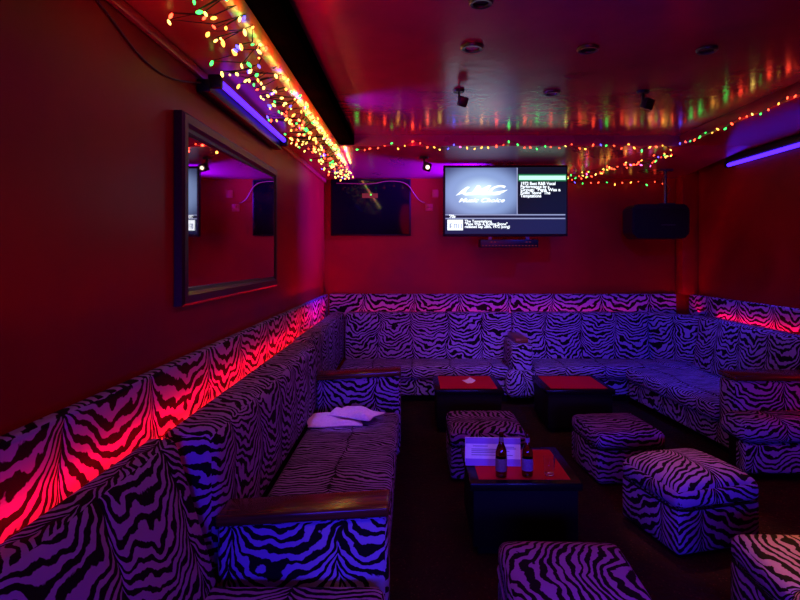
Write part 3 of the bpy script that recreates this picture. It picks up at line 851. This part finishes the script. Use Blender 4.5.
def right_pts():
    r = random.Random(7); out = []; n = 24
    for i in range(n):
        f = (i+.4*r.random())/n
        out.append((2.745, YE-.05-(YE-3.35)*f, 2.87-.03*r.random()-.015*abs(math.sin(f*14))))
    return out
light_string('sparse fairy lights along the edge of the right soffit', right_pts(), 27, MIX, 2, 1.)

# ------------------------------------------------------------------ lamps and added fill lights
def area(name, loc, target, size, col, e, sy=None, spread=None):
    L = bpy.data.lights.new(name, 'AREA'); L.energy = e; L.color = col; L.size = size
    if sy: L.shape = 'RECTANGLE'; L.size_y = sy
    if spread: L.spread = spread
    o = bpy.data.objects.new(name, L); COL.objects.link(o); o.location = loc
    o.rotation_euler = (Vector(target)-Vector(loc)).to_track_quat('-Z', 'Y').to_euler(); return o
def spot(name, loc, target, col, e, ang, blend=.6, r=.04):
    L = bpy.data.lights.new(name, 'SPOT'); L.energy = e; L.color = col; L.spot_size = math.radians(ang); L.spot_blend = blend; L.shadow_soft_size = r
    o = bpy.data.objects.new(name, L); COL.objects.link(o); o.location = loc
    o.rotation_euler = (Vector(target)-Vector(loc)).to_track_quat('-Z', 'Y').to_euler(); return o
area('blue_fill_behind', (-.7, -1.2, 1.1), (0, 3.0, .45), 1.6, (.04, .02, 1), 27, .6, math.radians(95))  # unseen blue fill behind the camera, added to light the seat fronts
area('blue_light_right', (1.1, -1.2, 1.3), (1.0, 4.4, .3), 1.0, (.05, .04, 1), 10, .5, math.radians(50))  # added blue fill behind the camera for the ottomans, not the wall fixture
area('pink_fill', (.75, 2.6, 2.90), (.75, 2.601, 0), 1.3, (1, .06, .60), 12, 3.0)  # pink fill added under the ceiling, stands for no fixture
area('red_fill', (2.2, -1.1, 2.2), (-1.1, 4.0, 1.7), 1.4, (1, .0, .012), 2.0, 1.4)
spot('red_wall_fill', (.6, 1.0, 2.60), (.45, 7.3, 1.95), (1, .0, .008), 360, 42, 1., .9)  # added red fill that brightens the back wall, no fixture here
area('red_groove', (1.3, 7.20, 1.0), (1.3, 7.33, 2.2), 4.0, (1, .0, .01), 1.3, .03)
area('red_groove', (-1.0, 6.1, 1.0), (-1.15, 6.1, 2.2), 1.8, (1, .0, .01), 7, .03)
area('red_groove', (-1.050, 2.7, .985), (-1.10, 2.7, 1.02), 5.2, (1, .0, .006), 9, .02)
spot('spot_beam', spA + Vector((.05, .1, -.1)), (.2, 7.1, .6), (.13, .11, 1), 50, 75)
spot('spot_beam', spB + Vector((.05, .1, -.1)), (2.3, 7.1, .6), (.02, .05, 1), 160, 75)
spot('bench_beam', (3.42, 5.5, 2.62), (2.95, 5.6, .4), (.10, .05, 1), 60, 62)
spot('warm_lamp', (2.3, 3.0, 2.88), (1.88, 2.2, .38), (1, .36, .0), 300, 26)
spot('pink_spot', (1.6, 4.2, 2.88), (1.80, 3.5, .35), (1, .30, .30), 120, 24)  # pink spot without a fixture, brightens the domed ottoman
spot('arm_spot', (.3, 1.1, 2.85), (-.17, 2.3, .68), (1, .34, .06), 26, 14)  # orange spot without a fixture, makes the highlight on the near arm cap
spot('amber_lamp', (1.2, 3.9, 2.9), (1.0, 6.0, .2), (1, .42, .10), 44, 42)
spot('cloth_fill', (-.95, 4.1, 2.6), (-.5, 4.28, .45), (.26, .10, 1), 75, 17)  # narrow violet light added to make the white cloths glow
spot('card_fill', (.15, 1.7, 2.85), (.50, 3.4, .50), (.55, .30, 1), 60, 9)  # narrow unseen light added to brighten the menu card
area('red_groove', (3.45, 7.06, 1.0), (3.46, 7.10, 2.0), .35, (1, .0, .01), .8, .04)
area('red_groove', (XR-.095, 5.4, .99), (XR-.06, 5.4, 1.01), 2.4, (1, .0, .006), 2.6, .02)
spot('violet_fill', (1.0, 6.85, 2.50), (-.4, 6.5, 2.80), (.12, .01, 1), 1300, 100, .6, .15)  # violet fill hidden behind the television, added to tint the soffit underside
spot('violet_fill', (-.7, 4.4, 2.665), (.25, 4.7, 2.95), (.12, .02, 1), 90, 90, 1.)  # second violet fill, added near the left soffit to tint the ceiling

w = bpy.data.worlds.new('World'); S.world = w; w.use_nodes = True
w.node_tree.nodes['Background'].inputs[0].default_value = (.02, .004, .012, 1)
w.node_tree.nodes['Background'].inputs[1].default_value = .3

# curves and lettering become plain meshes
bpy.context.view_layer.update()
for o in [o for o in COL.objects if o.type in ('CURVE', 'FONT')]:
    me = bpy.data.meshes.new_from_object(o)
    nm = o.name; o.name = nm + '_source'
    n = bpy.data.objects.new(nm, me); COL.objects.link(n)
    n.parent = o.parent; n.matrix_parent_inverse = o.matrix_parent_inverse.copy(); n.matrix_basis = o.matrix_basis.copy()
    for k in o.keys(): n[k] = o[k]
    bpy.data.objects.remove(o)

# ------------------------------------------------------------------ camera
cam = bpy.data.cameras.new('camera'); co = bpy.data.objects.new('camera', cam); COL.objects.link(co)
co.location = (0, 0, 1.7); co.rotation_euler = (PI/2, 0, 0)
cam.sensor_width = 36; cam.lens = 560/800*36; cam.shift_x = -12/800; cam.shift_y = -44/800
cam.clip_start = .05
S.camera = co
S.view_settings.view_transform = 'Standard'
S.cycles.use_denoising = True
S.cycles.max_bounces = 8
S.cycles.sample_clamp_indirect = 4
S.cycles.caustics_reflective = False
